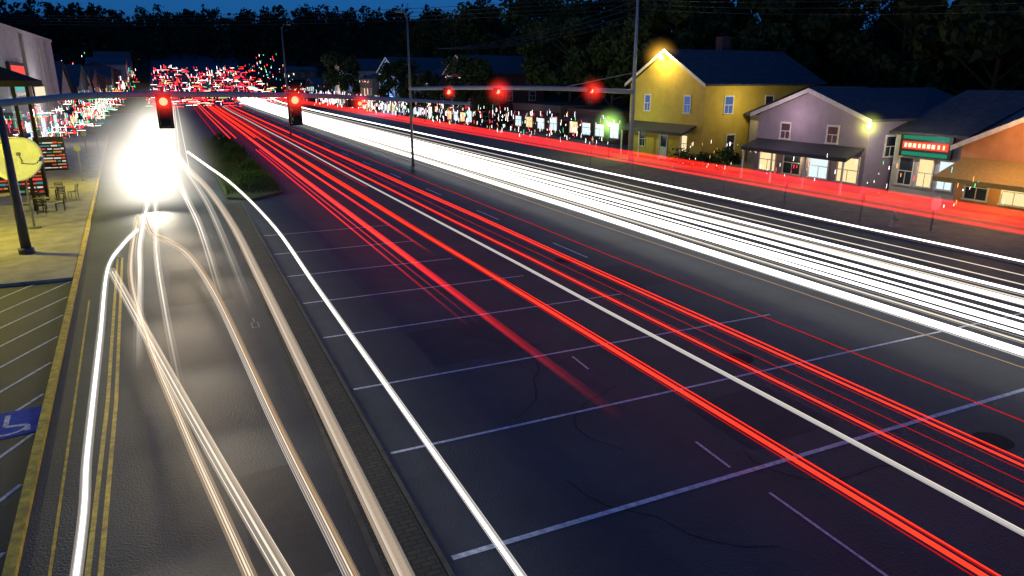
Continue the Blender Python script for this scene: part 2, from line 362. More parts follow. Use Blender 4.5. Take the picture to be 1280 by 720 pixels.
px2,py2=35,51
a.tube([(px2,py2,.1),(px2,py2,.4)],.3,0,12); a.tube([(px2,py2,.3),(px2,py2,6),(px2,py2,14)],[.2,.16,.1],0,12)
arm=cr([(px2,py2,6.05),(28,py2,6.35),(20,py2,6.45),(15.5,py2,6.4)],6)
a.tube(arm,[.2-.09*i/len(arm) for i in range(len(arm))],0,8)
a.tube([(px2,py2,7.6),(28,py2,6.4)],.03,0,6)
a.make('pole_and_arm',[mastm],parent=e,smooth=True)
for x in (30.7,22.4,18.4): signal(x,py2-.28,5.75,1.1,glow=1.6 if x>20 else .8)
warml=emis('lamp_lens_warm',(1,.8,.3),25); greenl=emis('lamp_lens_green',(.7,1,.35),14)
def slamp(x,y,h,arm=2,lit=None,dirx=-1):
    e=empty('street_lamp',(x,y,hgt(x,y))); a=Acc()
    a.tube([(0,0,0),(0,0,.5)],.18,0,10); a.tube([(0,0,.4),(0,0,h*.6),(0,0,h)],[.11,.09,.06],0,10)
    a.tube(cr([(0,0,h-.3),(dirx*arm*.5,0,h+.25),(dirx*arm,0,h+.3)],5),.04,0,6)
    a.make('pole',[galv],parent=e,smooth=True)
    x0,x1=sorted((dirx*arm,dirx*(arm+.5)))
    box('lamp_head',x0,x1,-.12,.12,h+.22,h+.36,galv,e,.04)
    if lit: box('lamp_lens',x0+.1,x1-.1,-.1,.1,h+.17,h+.218,lit,e)
slamp(16.5,54,11.6,.4); slamp(11.6,85,12.6,.5,dirx=1)
a=Acc()
for k in range(4):
    def wire(p,q,sag,n=14): return [tuple(Vector(p).lerp(Vector(q),i/n)-Vector((0,0,sag*4*(i/n)*(1-i/n)))) for i in range(n+1)]
    a.tube(wire((35,51,13.6-k*.35),(-40,110-k*3,15-k*.4),1.4),.02,0,4)
    a.tube(wire((35,51,13.6-k*.35),(39,-5,11-k*.4),1.0),.018,0,4)
    a.tube(wire((35,51,13.2-k*.5),(40,115,12),.9),.02,0,4)
a.make('utility_wire',[darkmetal])
# ---------------------------------------------------------------- buildings
def window(e,face,pos,u,z,w,h,glass,fr=trim,mull=True):
    a=Acc(); sg={'W':-1,'E':1,'S':-1}[face]
    def bx(u0,u1,z0,z1,d0,d1,mi):
        lo,hi=sorted((pos+sg*d0,pos+sg*d1))
        if face=='S': a.box(u0,u1,lo,hi,z0,z1,mi)
        else: a.box(lo,hi,u0,u1,z0,z1,mi)
    t=.09
    bx(u-w/2,u+w/2,z,z+h,.004,.02,1)
    bx(u-w/2-t,u-w/2,z,z+h,.003,.07,0); bx(u+w/2,u+w/2+t,z,z+h,.003,.07,0)
    bx(u-w/2-t,u+w/2+t,z+h,z+h+t*1.3,.003,.085,0); bx(u-w/2-t-.03,u+w/2+t+.03,z-t,z,.003,.12,0)
    if mull:
        bx(u-w/2,u+w/2,z+h*.5-.025,z+h*.5+.025,.0215,.05,0)
        bx(u-.02,u+.02,z,z+h*.5-.026,.0215,.045,0)
    a.make('window',[fr,glass],parent=e)
def building(name,x0,x1,y0,y1,eave,ridge,axis,wall,roof=None,ov=.4,z0=None):
    roof=roof or roofm
    zb=hgt((x0+x1)/2,(y0+y1)/2)-.3 if z0 is None else z0
    e=empty(name,(0,0,0)); zz=zb+.3
    E=eave+zz;Rg=ridge+zz
    if axis=='flat':
        box('walls',x0,x1,y0,y1,zb,E,wall,e)
        box('parapet',x0-.12,x1+.12,y0-.12,y1+.12,E+.001,E+.3,wall,e)
    else:
        if axis=='x':
            ym=(y0+y1)/2
            v=[(x0,y0,zb),(x1,y0,zb),(x1,y1,zb),(x0,y1,zb),(x0,y0,E),(x1,y0,E),(x1,y1,E),(x0,y1,E),(x0,ym,Rg),(x1,ym,Rg)]
            f=[(0,1,5,4),(2,3,7,6),(3,0,4,8,7),(1,2,6,9,5),(4,5,9,8),(6,7,8,9)]
            mk('walls',v,f,wall,parent=e)
            k=(Rg-E)/(ym-y0)
            for s_,n_ in ((-1,'roof_slope_1'),(1,'roof_slope_2')):
                ye=ym+s_*((ym-y0)+ov); ze=E-ov*k
                A=[(x0-ov,ye,ze+.03),(x1+ov,ye,ze+.03),(x1+ov,ym,Rg+.03),(x0-ov,ym,Rg+.03)]
                vv=A+[(p[0],p[1],p[2]+.16) for p in A]
                mk(n_,vv,[(0,3,2,1),(4,5,6,7),(0,1,5,4),(1,2,6,5),(3,0,4,7)],roof,parent=e)
                xb=x0-ov-.04
                vv=[(xb,ye,ze-.08),(xb,ym,Rg-.08),(xb,ym,Rg+.2),(xb,ye,ze+.2)]
                vv+=[(p[0]+.038,p[1],p[2]) for p in vv]
                mk('barge_board',vv,BF,trim,parent=e)
        else:
            xm=(x0+x1)/2
            v=[(x0,y0,zb),(x1,y0,zb),(x1,y1,zb),(x0,y1,zb),(x0,y0,E),(x1,y0,E),(x1,y1,E),(x0,y1,E),(xm,y0,Rg),(xm,y1,Rg)]
            f=[(0,1,5,8,4),(1,2,6,5),(2,3,7,9,6),(3,0,4,7),(4,8,9,7),(5,6,9,8)]
            mk('walls',v,f,wall,parent=e)
            k=(Rg-E)/(xm-x0)
            for s_,n_ in ((-1,'roof_slope_1'),(1,'roof_slope_2')):
                xe=xm+s_*((xm-x0)+ov); ze=E-ov*k
                A=[(xe,y0-ov,ze+.03),(xe,y1+ov,ze+.03),(xm,y1+ov,Rg+.03),(xm,y0-ov,Rg+.03)]
                vv=A+[(p[0],p[1],p[2]+.16) for p in A]
                mk(n_,vv,[(0,3,2,1),(4,5,6,7),(0,1,5,4),(1,2,6,5),(3,0,4,7)],roof,parent=e)
    e['zb']=zz
    return e
def awning(e,x,y0,y1,z,mat,out=1.4,drop=.7,sg=-1):
    v=[(x+sg*.01,y0,z),(x+sg*.01,y1,z),(x+sg*out,y1,z-drop),(x+sg*out,y0,z-drop),(x+sg*.01,y0,z-.06),(x+sg*.01,y1,z-.06),(x+sg*out,y1,z-drop-.25),(x+sg*out,y0,z-drop-.25)]
    mk('awning',v,BF,mat,parent=e)
def plight(name,loc,en,col,r=.1,parent=None):
    l=bpy.data.lights.new(name,'POINT'); l.energy=en; l.color=col; l.shadow_soft_size=r
    o=bpy.data.objects.new(name,l); C.objects.link(o); o.location=loc
    if parent:o.parent=parent
    return o
yel=surf('siding_yellow',(.6,.44,.09),(.48,.34,.06),scale=1.2,rough=.75,wave=2.4)
pur=surf('siding_mauve',(.36,.3,.36),(.28,.24,.3),scale=1.2,rough=.75,wave=2.2)
wht=surf('siding_white',(.62,.6,.58),(.45,.44,.43),scale=1.2,rough=.75,wave=2.2)
org=surf('wall_orange',(.6,.3,.13),(.45,.2,.09),scale=1.2,rough=.8)
blu=surf('siding_blue',(.3,.4,.6),(.2,.3,.45),scale=1.2,rough=.8,wave=1.8)
mar=surf('brick_maroon',(.12,.055,.065),(.07,.03,.036),scale=3,rough=.9,bump=.6)
brn=surf('siding_brown',(.13,.1,.085),(.08,.06,.05),scale=2,rough=.9,bump=.3)
awd=surf('awning_dark',(.05,.05,.06),(.03,.03,.035),scale=6,rough=.8)
awy=surf('awning_yellow',(.5,.36,.1),(.35,.25,.07),scale=6,rough=.8)
# yellow house
e=building('yellow_house',39.95,53,47.8,58.7,6.7,9.45,'x',yel,roofm)
for y,z,g in ((50.0,4.3,glassb),(55.8,4.3,glassb),(50.1,1.0,glassw),(56.3,1.0,glassd)):
    window(e,'W',39.95,y,z,.8,1.35,g)
for x,z,g in ((42.5,4.3,glassb),(47,4.3,glassd),(43,1.1,glassd),(48,1.1,glassw)): window(e,'S',47.8,x,z,.85,1.35,g)
a=Acc(); a.box(39.86,39.945,52.4,53.5,.13,2.3,0); a.box(39.84,39.859,52.55,53.35,1.2,2.1,1); a.make('door',[trim,glassd],parent=e)
awning(e,39.95,48.6,58,3.3,awd,1.5,.6)
a=Acc()
for y in (48.8,51.8,54.9,57.8): a.box(38.5,38.6,y-.05,y+.05,.13,2.45,0)
a.make('porch_posts',[trim],parent=e)
box('chimney',47,47.9,54.4,55.3,7.6,10.9,mar,e)
a=Acc(); a.tube([(39.9,53.25,9.05),(39.35,53.25,9.2)],.03,0,6); a.tube([(39.3,53.25,9.2),(39.3,53.25,9.0)],[.08,.2],0,12); a.make('lamp_bracket',[darkmetal],parent=e)
sphere('lamp_bulb',(39.3,53.25,8.95),(.2,.2,.2),emis('lamp_yellow',(1,.7,.12),40),e)
glare('yellow_glare',(39.2,53.25,9.0),(1.9,1.9,1.9),(1,.5,.05),1.8,e)  # glare round the bulb, imitated by a glowing volume
plight('gable_lamp',(38.6,53.25,8.9),850,(1,.78,.28),.15,e)
plight('side_lamp',(43,45.2,5.2),300,(1,.82,.3),.15,e)
e2=building('house_extension',44.5,58,41.9,47.2,4.2,6.3,'y',cream,roofm)
# mauve shop
e=building('mauve_shop',38.4,50,30.55,39.9,4.66,6.3,'x',pur,roofm)
for y in (33.2,37.2): window(e,'W',38.4,y,3.1,.8,1.0,glassd)
for k in range(4): window(e,'W',38.4,31.7+k*2.3,.75,1.5,1.5,[glassw,glassc,glassd,glassw][k])
awning(e,38.4,30.7,39.8,2.95,awd,1.5,.55)
a=Acc()
for y in (30.9,33.9,36.8,39.6): a.box(36.92,37.02,y-.05,y+.05,.13,2.15,0)
a.make('awning_posts',[trim],parent=e)
for x in (40.5,43.5): window(e,'S',30.55,x,2.4,.9,1.2,glassd)
sphere('lamp_bulb',(38.0,30.3,4.3),(.12,.12,.12),warml,e); glare('lime_glare',(37.9,30.2,4.3),(1.1,1.1,1.1),(.8,.9,.1),1.4,e)  # small glowing volume imitates the corner bulb's glare
plight('corner_lamp',(37.6,29.9,4.2),150,(1,.85,.35),.1,e)
plight('front_lamp',(36.6,36.2,4.6),130,(1,.72,.8),.1,e)
plight('shop_lamp',(37.6,35,2.1),60,(1,.7,.4),.1,e)
# white shop with red and green fascia sign
e=building('white_shop',40.6,54,25.9,30.3,3.9,6.2,'y',wht,roofm)
for k,g in enumerate((glassc,glassw,glassd)): window(e,'W',40.6,26.7+k*1.3,.8,.9,1.6,g)
a=Acc()
a.box(40.1,40.25,26.3,29.6,2.55,3.85,0); a.box(40.07,40.098,26.5,29.4,3.0,3.45,1); a.box(40.07,40.098,26.5,29.4,2.62,2.85,2); a.box(40.07,40.098,26.5,29.4,3.6,3.8,2)
for k in range(9): a.box(40.06,40.068,26.7+k*.3,26.7+k*.3+random.uniform(.1,.22),3.1,3.35,3)
a.box(40.251,40.598,26.6,26.7,3.0,3.1,0); a.box(40.251,40.598,29.2,29.3,3.0,3.1,0)
a.make('shop_sign',[darkmetal,emis('sign_red',(1,.1,.04),1.0),emis('sign_green',(.05,.6,.35),.4),emis('sign_cream',(1,.85,.6),1.3)],parent=e)
plight('shop_lamp',(38.6,28,3.6),110,(.9,.95,1),.1,e)
# orange gable restaurant with yellow canopy
e=building('orange_restaurant',39.3,52,16.5,25.2,3.5,5.6,'x',org,roofred)
awning(e,39.3,17,25,2.9,awy,2.4,.9)
for k in range(4): window(e,'W',39.3,18+k*2,.7,1.2,1.3,[glassw,glassd][k%2])
plight('shop_lamp',(36.9,21,4.8),420,(1,.5,.2),.1,e); plight('shop_lamp',(37.8,22.5,1.9),70,(1,.7,.2),.1,e)
def meter(x,y):
    e=empty('parking_meter',(x,y,.13)); a=Acc(); a.tube([(0,0,0),(0,0,1.1)],.03,0,8); a.box(-.09,.09,-.07,.07,1.1,1.35,0); a.tube([(0,-.0,1.35),(0,0,1.42),(0,0,1.47)],[.09,.075,.03],0,10); a.make('body',[galv],parent=e)
for y in (24,29,34,39,44,50,57): meter(30.4,y)
def rsign(x,y,h,r,mat,name='traffic_sign'):
    e=empty(name,(x,y,.13)); a=Acc(); a.tube([(0,0,0),(0,0,h)],.04,0,8)
    n=20; v=[(r*math.cos(2*math.pi*i/n),-.05,h-r+r*math.sin(2*math.pi*i/n)) for i in range(n)]+[(r*math.cos(2*math.pi*i/n),-.065,h-r+r*math.sin(2*math.pi*i/n)) for i in range(n)]
    a.add(v,[tuple(range(n))[::-1],tuple(range(n,2*n))]+[(i,(i+1)%n,n+(i+1)%n,n+i) for i in range(n)],1); a.make('post_and_plate',[galv,mat],parent=e); return e
rsign(31.8,21.2,1.7,.36,trim); rsign(32.5,17.2,3.4,.3,trim)
plight('shop_lamp',(33.2,19.5,3.2),90,(1,.75,.45),.1)
def hydrant(x,y):
    e=empty('fire_hydrant',(x,y,.13)); a=Acc(); a.tube([(0,0,0),(0,0,.06)],.17,0,12); a.tube([(0,0,.05),(0,0,.55),(0,0,.6)],[.11,.11,.15],0,12); a.tube([(0,0,.6),(0,0,.72),(0,0,.78)],[.13,.09,.03],0,12); a.tube([(-.2,0,.42),(.2,0,.42)],.06,0,10); a.tube([(0,0,.4),(0,-.2,.4)],.075,0,10)
    a.make('body',[surf('hydrant_paint',(.6,.5,.4),(.4,.3,.2),rough=.5)],parent=e,smooth=False)
hydrant(31,22.6)
e=empty('post_lamp',(36,56,.13)); a=Acc(); a.tube([(0,0,0),(0,0,2.7)],.05,0,8); a.tube([(0,0,2.7),(0,0,2.78)],.13,0,8); a.make('post',[darkmetal],parent=e)
sphere('globe',(0,0,2.95),(.17,.17,.17),greenl,e); glare('green_glare',(0,0,2.95),(1.9,1.9,1.9),(.5,1,.2),1.9,e)  # glare of the globe imitated by a glowing ball
plight('globe_lamp',(0,-.1,3.3),260,(.75,1,.4),.1,e)
# ---------------------------------------------------------------- trees
def leaves(cent,rad,n,size,flat=.8):
    k=len(cent); idx=rng.integers(0,k,n); d=rng.normal(size=(n,3)); d/=np.linalg.norm(d,axis=1)[:,None]
    rr=rng.random(n)**.45
    p=cent[idx]+d*(rad[idx]*rr)[:,None]*np.array([1,1,flat])
    a=rng.normal(size=(n,3)); a/=np.linalg.norm(a,axis=1)[:,None]
    b=np.cross(a,rng.normal(size=(n,3))); b/=np.linalg.norm(b,axis=1)[:,None]
    s=(size*rng.uniform(.6,1.4,n))[:,None]
    V=np.stack([p-a*s,p+b*s*.55,p+a*s,p-b*s*.55],1).reshape(-1,3)
    F=np.arange(4*n).reshape(-1,4)
    return V,F
def fastmesh(name,V,F,mats,mi=None):
    me=bpy.data.meshes.new(name); me.vertices.add(len(V)); me.vertices.foreach_set('co',np.asarray(V,dtype=np.float32).ravel())
    me.loops.add(F.size); me.loops.foreach_set('vertex_index',F.ravel().astype(np.int32))
    me.polygons.add(len(F)); me.polygons.foreach_set('loop_start',np.arange(0,F.size,4,dtype=np.int32))
    for m in mats: me.materials.append(m)
    if mi is not None: me.polygons.foreach_set('material_index',mi)
    me.update(calc_edges=True); me.validate(); return me
def treemesh(h,w,n=5200,size=.32):
    a=Acc(); a.tube([(0,0,-.3),(.1,.05,h*.25),(.0,.1,h*.5),(.15,0,h*.85)],[.34,.26,.18,.05],0,8,cap=False)
    cents=[];rads=[]
    for i in range(26):
        z0=h*random.uniform(.22,.75); an=random.uniform(0,6.28); zz=z0+h*random.uniform(.05,.22)
        prof=math.sin(math.pi*min(1,max(.12,(zz/h-.12)/.95)))**.7
        l=w*prof*random.uniform(.45,1.05)
        e_=(l*math.cos(an),l*math.sin(an),zz)
        a.tube([(0.05,.05,z0),(e_[0]*.5,e_[1]*.5,z0+(zz-z0)*.6),e_],[.11,.07,.025],0,5,cap=False)
        cents.append(e_); rads.append(random.uniform(.7,1.5)*w*.27)
    cents.append((0,0,h*.9)); rads.append(w*.3)
    V,F=leaves(np.array(cents),np.array(rads),n,size)
    tv=np.array(a.v); tf=np.array([q for q in a.f if len(q)==4])
    VV=np.vstack([tv,V]); FF=np.vstack([tf,F+len(tv)])
    return fastmesh('tree',VV,FF,[bark,leaf],np.array([0]*len(tf)+[1]*len(F),dtype=np.int32))
TMs=[treemesh(18,6.5,6000,.4),treemesh(14,5.5,5200,.36),treemesh(20,7.5,7000,.45)]
def tree(x,y,k,s=1):
    o=bpy.data.objects.new('deciduous_tree',TMs[k]); C.objects.link(o); o.location=(x,y,hgt(x,y)); o.rotation_euler=(0,0,random.uniform(0,6.3)); o.scale=(s,s,s*random.uniform(.92,1.1))
for (x,y,k,s) in ((62,38,2,1),(66,50,0,1.05),(60,61,2,.95),(52,68,0,.95),(57,78,2,1),(49,76,1,.9),(50,88,0,1.0),(58,97,2,1),(70,66,2,1.1),(66,26,2,1),(58,18,0,1),(72,38,2,1.1),(64,12,2,1),(58,112,2,.9),(60,122,2,1.1),(70,92,2,1.15),(54,58,1,.8),(-44,70,0,1),(-36,116,2,.9),(-38,128,2,1),(-48,96,2,1.1),(74,78,2,1.2),(60,140,2,1.1),(62,160,2,1.1),(64,185,2,1.1),(66,205,2,1.1),(76,24,2,1.2),(78,50,2,1.2),(39,97,1,.75),(39,137,1,.8),(38.5,118,1,.55),(39,187,1,.9)): tree(x,y,k,s)
def shrub(x,y,s,nm='shrub'):
    c=np.array([(random.uniform(-.6,.6)*s,random.uniform(-.6,.6)*s,random.uniform(.25,.8)*s) for _ in range(9)]); r=np.array([random.uniform(.25,.5)*s for _ in range(9)])
    V,F=leaves(c,r,900,.05*s+.02); me=fastmesh('shrub',V,F,[leafs]); o=bpy.data.objects.new(nm,me); C.objects.link(o); o.location=(x,y,.12)
for (x,y,s) in ((4,52,.9),(4.6,58,1.1),(3.6,64,1.0),(4.4,70,1.3),(3.4,78,1.3),(4.2,86,1.4),(3.2,49,.6),(37.2,46.0,1.7),(37.8,44.6,1.4),(38.6,42.8,1.8)): shrub(x,y,s)
n=7000; gx=rng.uniform(2.3,5.6,n); gy=rng.uniform(47,92,n); hh=rng.uniform(.12,.5,n); ax=rng.uniform(-.1,.1,n); 
V=np.stack([np.stack([gx-.02,gy,np.full(n,.13)],1),np.stack([gx+.02,gy,np.full(n,.13)],1),np.stack([gx+ax+.01,gy+ax,.13+hh],1),np.stack([gx+ax-.01,gy+ax,.13+hh],1)],1).reshape(-1,3)
o=bpy.data.objects.new('grass',fastmesh('grass',V,np.arange(4*n).reshape(-1,4),[grass])); C.objects.link(o)
plight('headlight_spill',(1.6,50,2.2),160,(.9,1,.6),.2)
cc=[];rr=[]
for i in range(2300):
    ang=random.uniform(-.6,1.25); r=random.uniform(230,490)
    if i%3==0: r=random.uniform(400,490); ang=random.uniform(-.5,.35)
    x=r*math.sin(ang); y=r*math.cos(ang)
    if y<20: continue
    if -14<x<50 and y<380: continue
    if r<330 and -70<x<60: continue
    g=hgt(x,y); H=random.uniform(8,16) if x>60 else random.uniform(4,13)
    for q in range(4):
        cc.append((x+random.uniform(-2.5,2.5),y+random.uniform(-2.5,2.5),g+H*(.25+.22*q))); rr.append((5.0-q*.9)*random.uniform(.7,1.2)*(H/13+.2))
V,F=leaves(np.array(cc),np.array(rr),150000,1.1,1.0)
o=bpy.data.objects.new('distant_trees',fastmesh('distant_trees',V,F,[leaf2])); C.objects.link(o)
# ---------------------------------------------------------------- town along the street
def rowb(x0,side,y0,y1,hh,rid,axis,wall,dep=12,glass=None,lamp=None,nm='shop_building'):
    xa,xb=(x0,x0+dep) if side>0 else (x0-dep,x0)
    e=building(nm,xa,xb,y0,y1,hh,rid,axis,wall,roofm); zb=e['zb']
    face,pos=('W',xa) if side>0 else ('E',xb)
    L=y1-y0; n=max(2,int(L/3))
    for fl in range(max(1,int(hh//3))):
        for k in range(n):
            g=random.choice(glass or [glassd,glassd,glassw,glassc]) if fl else random.choice([glassw,glassc,glassc,glassd])
            window(e,face,pos,y0+(k+.5)*L/n,zb+.8+fl*3,1.0 if fl else 1.9,1.3 if fl else 1.6,g)
    for k in range(3):
        for fl in range(max(1,int(hh//3))):
            window(e,'S',y0,xa+(k+.5)*dep/3,zb+1+fl*3,1.,1.3,random.choice([glassd,glassd,glassd,glassw]+(glass or [])))
    sg=-1 if side>0 else 1
    awning(e,x0,y0+.4,y1-.4,zb+3.0,random.choice([awd,awy,mar]),1.2,.5,sg)
    if lamp: plight('shop_lamp',(x0+sg*2.5,(y0+y1)/2,zb+4),lamp[0],lamp[1],.2,e)
    return e
rowb(44,1,66,78,3.4,3.6,'flat',mar,lamp=(60,(.7,1,.7)))
rowb(44,1,80,94,3.6,4,'flat',brn,lamp=(50,(1,.8,.7)))
rowb(41,1,102,114,8,10.6,'x',mar,glass=[glassr,glassd,glassd],lamp=(110,(1,.3,.45)))
rowb(41,1,121,133,7,9,'y',brn,glass=[glassd,glassb])
rowb(41,1,142,157,8.6,11.4,'x',blu,glass=[glassd,glassb],lamp=(1300,(.3,.55,1)))
rowb(41,1,163,175,7.2,9,'y',brn,glass=[glassd,glassw],lamp=(120,(1,.6,.4)))
rowb(42,1,198,211,9.5,12.5,'x',cream,glass=[glassd,glassb],lamp=(450,(1,.85,.7)))
for k in range(4): rowb(46+random.uniform(-3,4),1,232+k*28,246+k*28,3.4,5,random.choice(['x','flat']),random.choice([brn,mar]))
e=building('white_building',-30,-13.4,78,110,11.6,12,'flat',wht)
plight('wall_lamp',(-10.8,92,5),500,(1,.92,.9),.2,e)
plight('wall_lamp',(-20,73,8),200,(.9,.92,1),.2,e)
a=Acc(); a.box(-13.38,-13.1,79,86,5.6,8.6,0); a.box(-13.09,-13.05,79.3,85.7,7.4,8.3,1); a.box(-13.09,-13.05,79.3,85.7,6,7,2); a.box(-13.38,-13.2,90,97,5,6.6,0); a.box(-13.19,-13.15,90.3,96.7,5.3,6.3,3)
a.make('billboard',[darkmetal,emis('bb_red',(1,.1,.08),1.0),emis('bb_teal',(.15,.6,.6),.8),emis('bb_cream',(1,.8,.55),1.1)],parent=e)
a=Acc()
for y in (88.2,98.5,104): a.box(-13.39,-13.15,y,y+.5,0,11.5,0)
a.make('pilasters',[cream],parent=e)
for k in range(3): window(e,'E',-13.4,84+k*9,1,3,2,glassc)
rowb(-13,-1,62,75,4,5,'flat',brn,lamp=(60,(1,.8,.6)))
for k in range(9): rowb(-13-random.uniform(0,4),-1,116+k*26,134+k*26,random.choice([4,6,7]),9.5,random.choice(['x','y','x']),random.choice([brn,mar,wht,blu,cream]),lamp=(350,random.choice([(1,.3,.2),(1,.8,.6),(.3,.9,.8)])) if k%2 else None)
for k in range(12):
    x=random.uniform(-130,-36); y=random.uniform(170,330); rowb(x,1,y,y+12,random.choice([4,6]),8,'x',random.choice([cream,wht,mar]),lamp=(250,random.choice([(1,.8,.5),(.5,.9,.8)])) if k%3==0 else None)
cols=[('tl_red',(1,.03,.03),4),('tl_white',(1,.93,.85),4),('tl_teal',(.1,.9,.75),2),('tl_green',(.1,1,.3),2),('tl_orange',(1,.4,.08),3),('tl_blue',(.2,.35,1),2.5),('tl_pink',(1,.35,.45),2.5)]
tm=[emis(*c) for c in cols]
a=Acc()
def streak(x,y,z,hh,r,mi):
    pts=[(x+random.uniform(-.06,.06)*hh,y,z+hh*i/4) for i in range(5)]; a.tube(pts,r,mi,4)
def dash(x,y,z,L_,r,mi,along=False):
    dx,dy=(0,L_) if along else (L_,0)
    a.tube([(x,y,z),(x+dx*.5,y+dy*.5,z+random.uniform(-.08,.08)),(x+dx,y+dy,z)],r,mi,4)
for i in range(1500):
    y=56+random.random()**1.3*270; x=-11.2-random.uniform(0,2.2)-max(0,y-150)*random.uniform(0,.25); k=y/200.
    z=drape(x,y)+random.uniform(.5,1)+3.8*random.random()**1.2
    mi=random.choices(range(7),[.28,.3,.15,.1,.08,.03,.06])[0]
    if random.random()<.35: dash(x,y,z,random.uniform(.3,1.6)*(.5+k),random.uniform(.014,.04)*(k+.2),mi,random.random()<.5)
    else: streak(x,y,z-.3,random.uniform(.1,.9)*(.3+k),random.uniform(.012,.045)*(k+.2),mi)
for i in range(850):
    y=60+160*random.random()**1.0; x=random.uniform(37.5,40.4); k=y/200.
    mi=random.choices(range(7),[.12,.62,.06,.06,.08,.02,.04])[0]
    streak(x,y,random.uniform(.3,3.3),random.uniform(.1,.8)*(.4+k),random.uniform(.012,.04)*(k+.3),mi)
for (y0,y1,zt) in ((102,114,8),(121,133,7),(142,157,8.6),(163,175,7.2),(198,211,9.5)):
    for i in range(22):
        y=random.uniform(y0,y1-1); k=y/200.
        z=random.choice([zt-.4,zt*.4])+random.uniform(-.3,.1); mi=random.choices(range(7),[.25,.45,.05,.05,.08,.08,.04])[0]
        dash(40.7 if y<190 else 41.7,y,z,random.uniform(.15,.7),random.uniform(.015,.035)*(k+.3),mi,True)
for i in range(800):
    y=random.uniform(190,350); x=random.uniform(-7,31); k=y/200.
    mi=random.choices(range(7),[.58,.27,.02,.03,.06,0,.04])[0]
    z=drape(x,y)+random.uniform(.5,2.4)
    if random.random()<.35: dash(x,y,z,random.uniform(.6,3.0),random.uniform(.03,.06)*k,mi)
    else: streak(x,y,z,random.uniform(.15,.9)*k,random.uniform(.02,.055)*k,mi)
for i in range(420):
    y=random.uniform(180,380); x=random.choice([random.uniform(-80,-12),random.uniform(-80,-12),random.uniform(32,48)]); k=y/200.
    streak(x,y,drape(x,y)+random.uniform(.5,4),random.uniform(.15,.5)*k,random.uniform(.03,.065)*k,random.choices(range(7),[.25,.35,.14,.08,.1,.04,.04])[0])
for i in range(90):
    y=random.uniform(17,46); x=random.uniform(36.2,38.2)
    streak(x,y,random.uniform(.4,2.4),random.uniform(.05,.3),random.uniform(.008,.018),random.choices(range(7),[.2,.5,.05,.05,.2,0,0])[0])
a.make('town_lights',tm)
# ---------------------------------------------------------------- left patio furniture
def chair(x,y,rz):
    e=empty('patio_chair',(x,y,.12),rz); a=Acc()
    for sx in (-.2,.2):
        for sy in (-.2,.2): a.tube([(sx,sy,0),(sx*.95,sy*.95,.45)],.018,0,6)
        a.tube([(sx*.95,.19,.45),(sx,.27,.9)],.018,0,6)
    a.box(-.22,.22,-.22,.22,.45,.48,0)
    for k in range(4): a.box(-.19,.19,.2+.02*k,.225+.02*k,.55+.09*k,.6+.09*k,0)
    a.make('frame',[darkmetal],parent=e)
def table(x,y):
    e=empty('patio_table',(x,y,.12)); a=Acc(); a.tube([(0,0,0),(0,0,.03)],.25,0,14); a.tube([(0,0,.03),(0,0,.72)],.03,0,8); a.tube([(0,0,.72),(0,0,.75)],.4,0,18); a.make('top_and_stem',[darkmetal],parent=e)
for (x,y) in ((-7.2,45),(-7.0,49.5)):
    table(x,y)
    for k in range(4):
        an=k*math.pi/2+random.uniform(-.3,.3); chair(x+.8*math.cos(an),y+.8*math.sin(an),an-math.pi/2)
# pale dish on a post
e=empty('satellite_dish',(-6.9,40,.12)); a=Acc(); a.tube([(0,0,0),(0,0,2.9)],.05,0,8); a.tube([(0,0,0),(0,0,.08)],.28,0,14); a.make('post',[galv],parent=e)
v=[];f=[];n=24;rg=6
for i in range(rg+1):
    r=1.1*i/rg
    for j in range(n): v.append((r*math.cos(2*math.pi*j/n),r*math.sin(2*math.pi*j/n),.3*(i/rg)**2))
for i in range(rg):
    for j in range(n): f.append((i*n+j,i*n+(j+1)%n,(i+1)*n+(j+1)%n,(i+1)*n+j))
dishm=surf('dish_grey',(.34,.38,.5),(.24,.27,.36),scale=1.5,rough=.7,bump=0)
o=mk('dish',v,f,dishm,parent=e,smooth=True); o.location=(0,-.1,3.2); o.rotation_euler=(math.radians(62),math.radians(10),math.radians(-20))
so_=o.modifiers.new('thickness','SOLIDIFY'); so_.thickness=.04
a=Acc(); a.tube([(0,-.1,3.1),(.15,-.75,3.3),(.1,-.95,3.6)],.025,0,6); a.box(.02,.18,-1.05,-.9,3.55,3.7,0); a.make('feed_arm',[galv],parent=e)
plight('dish_fill',(-5.2,37.6,4.8),50,(.75,.86,1),.1,e)  # added bluish fill light for the dish, no fixture here
e=empty('pavilion',(-9.6,47.5,.12)); a=Acc()
for sx in (-2,2):
    for sy in (-2,2): a.box(sx-.08,sx+.08,sy-.08,sy+.08,0,6.6,0)
v=[(-2.7,-2.7,6.55),(2.7,-2.7,6.55),(2.7,2.7,6.55),(-2.7,2.7,6.55),(-2.7,-2.7,6.85),(2.7,-2.7,6.85),(2.7,2.7,6.85),(-2.7,2.7,6.85),(0,0,8.1)]
a.add(v,[(0,3,2,1),(0,1,5,4),(1,2,6,5),(2,3,7,6),(3,0,4,7),(4,5,8),(5,6,8),(6,7,8),(7,4,8)],0); a.make('roof_and_posts',[surf('canopy_cloth',(.02,.018,.02),(.01,.01,.01),rough=.9,spec=.1)],parent=e)
prodm=[emis('p_white',(1,.9,.8),.75),emis('p_red',(1,.08,.06),.85),emis('p_teal',(.1,.45,.55),.5),emis('p_orange',(1,.5,.15),.5),darkmetal]
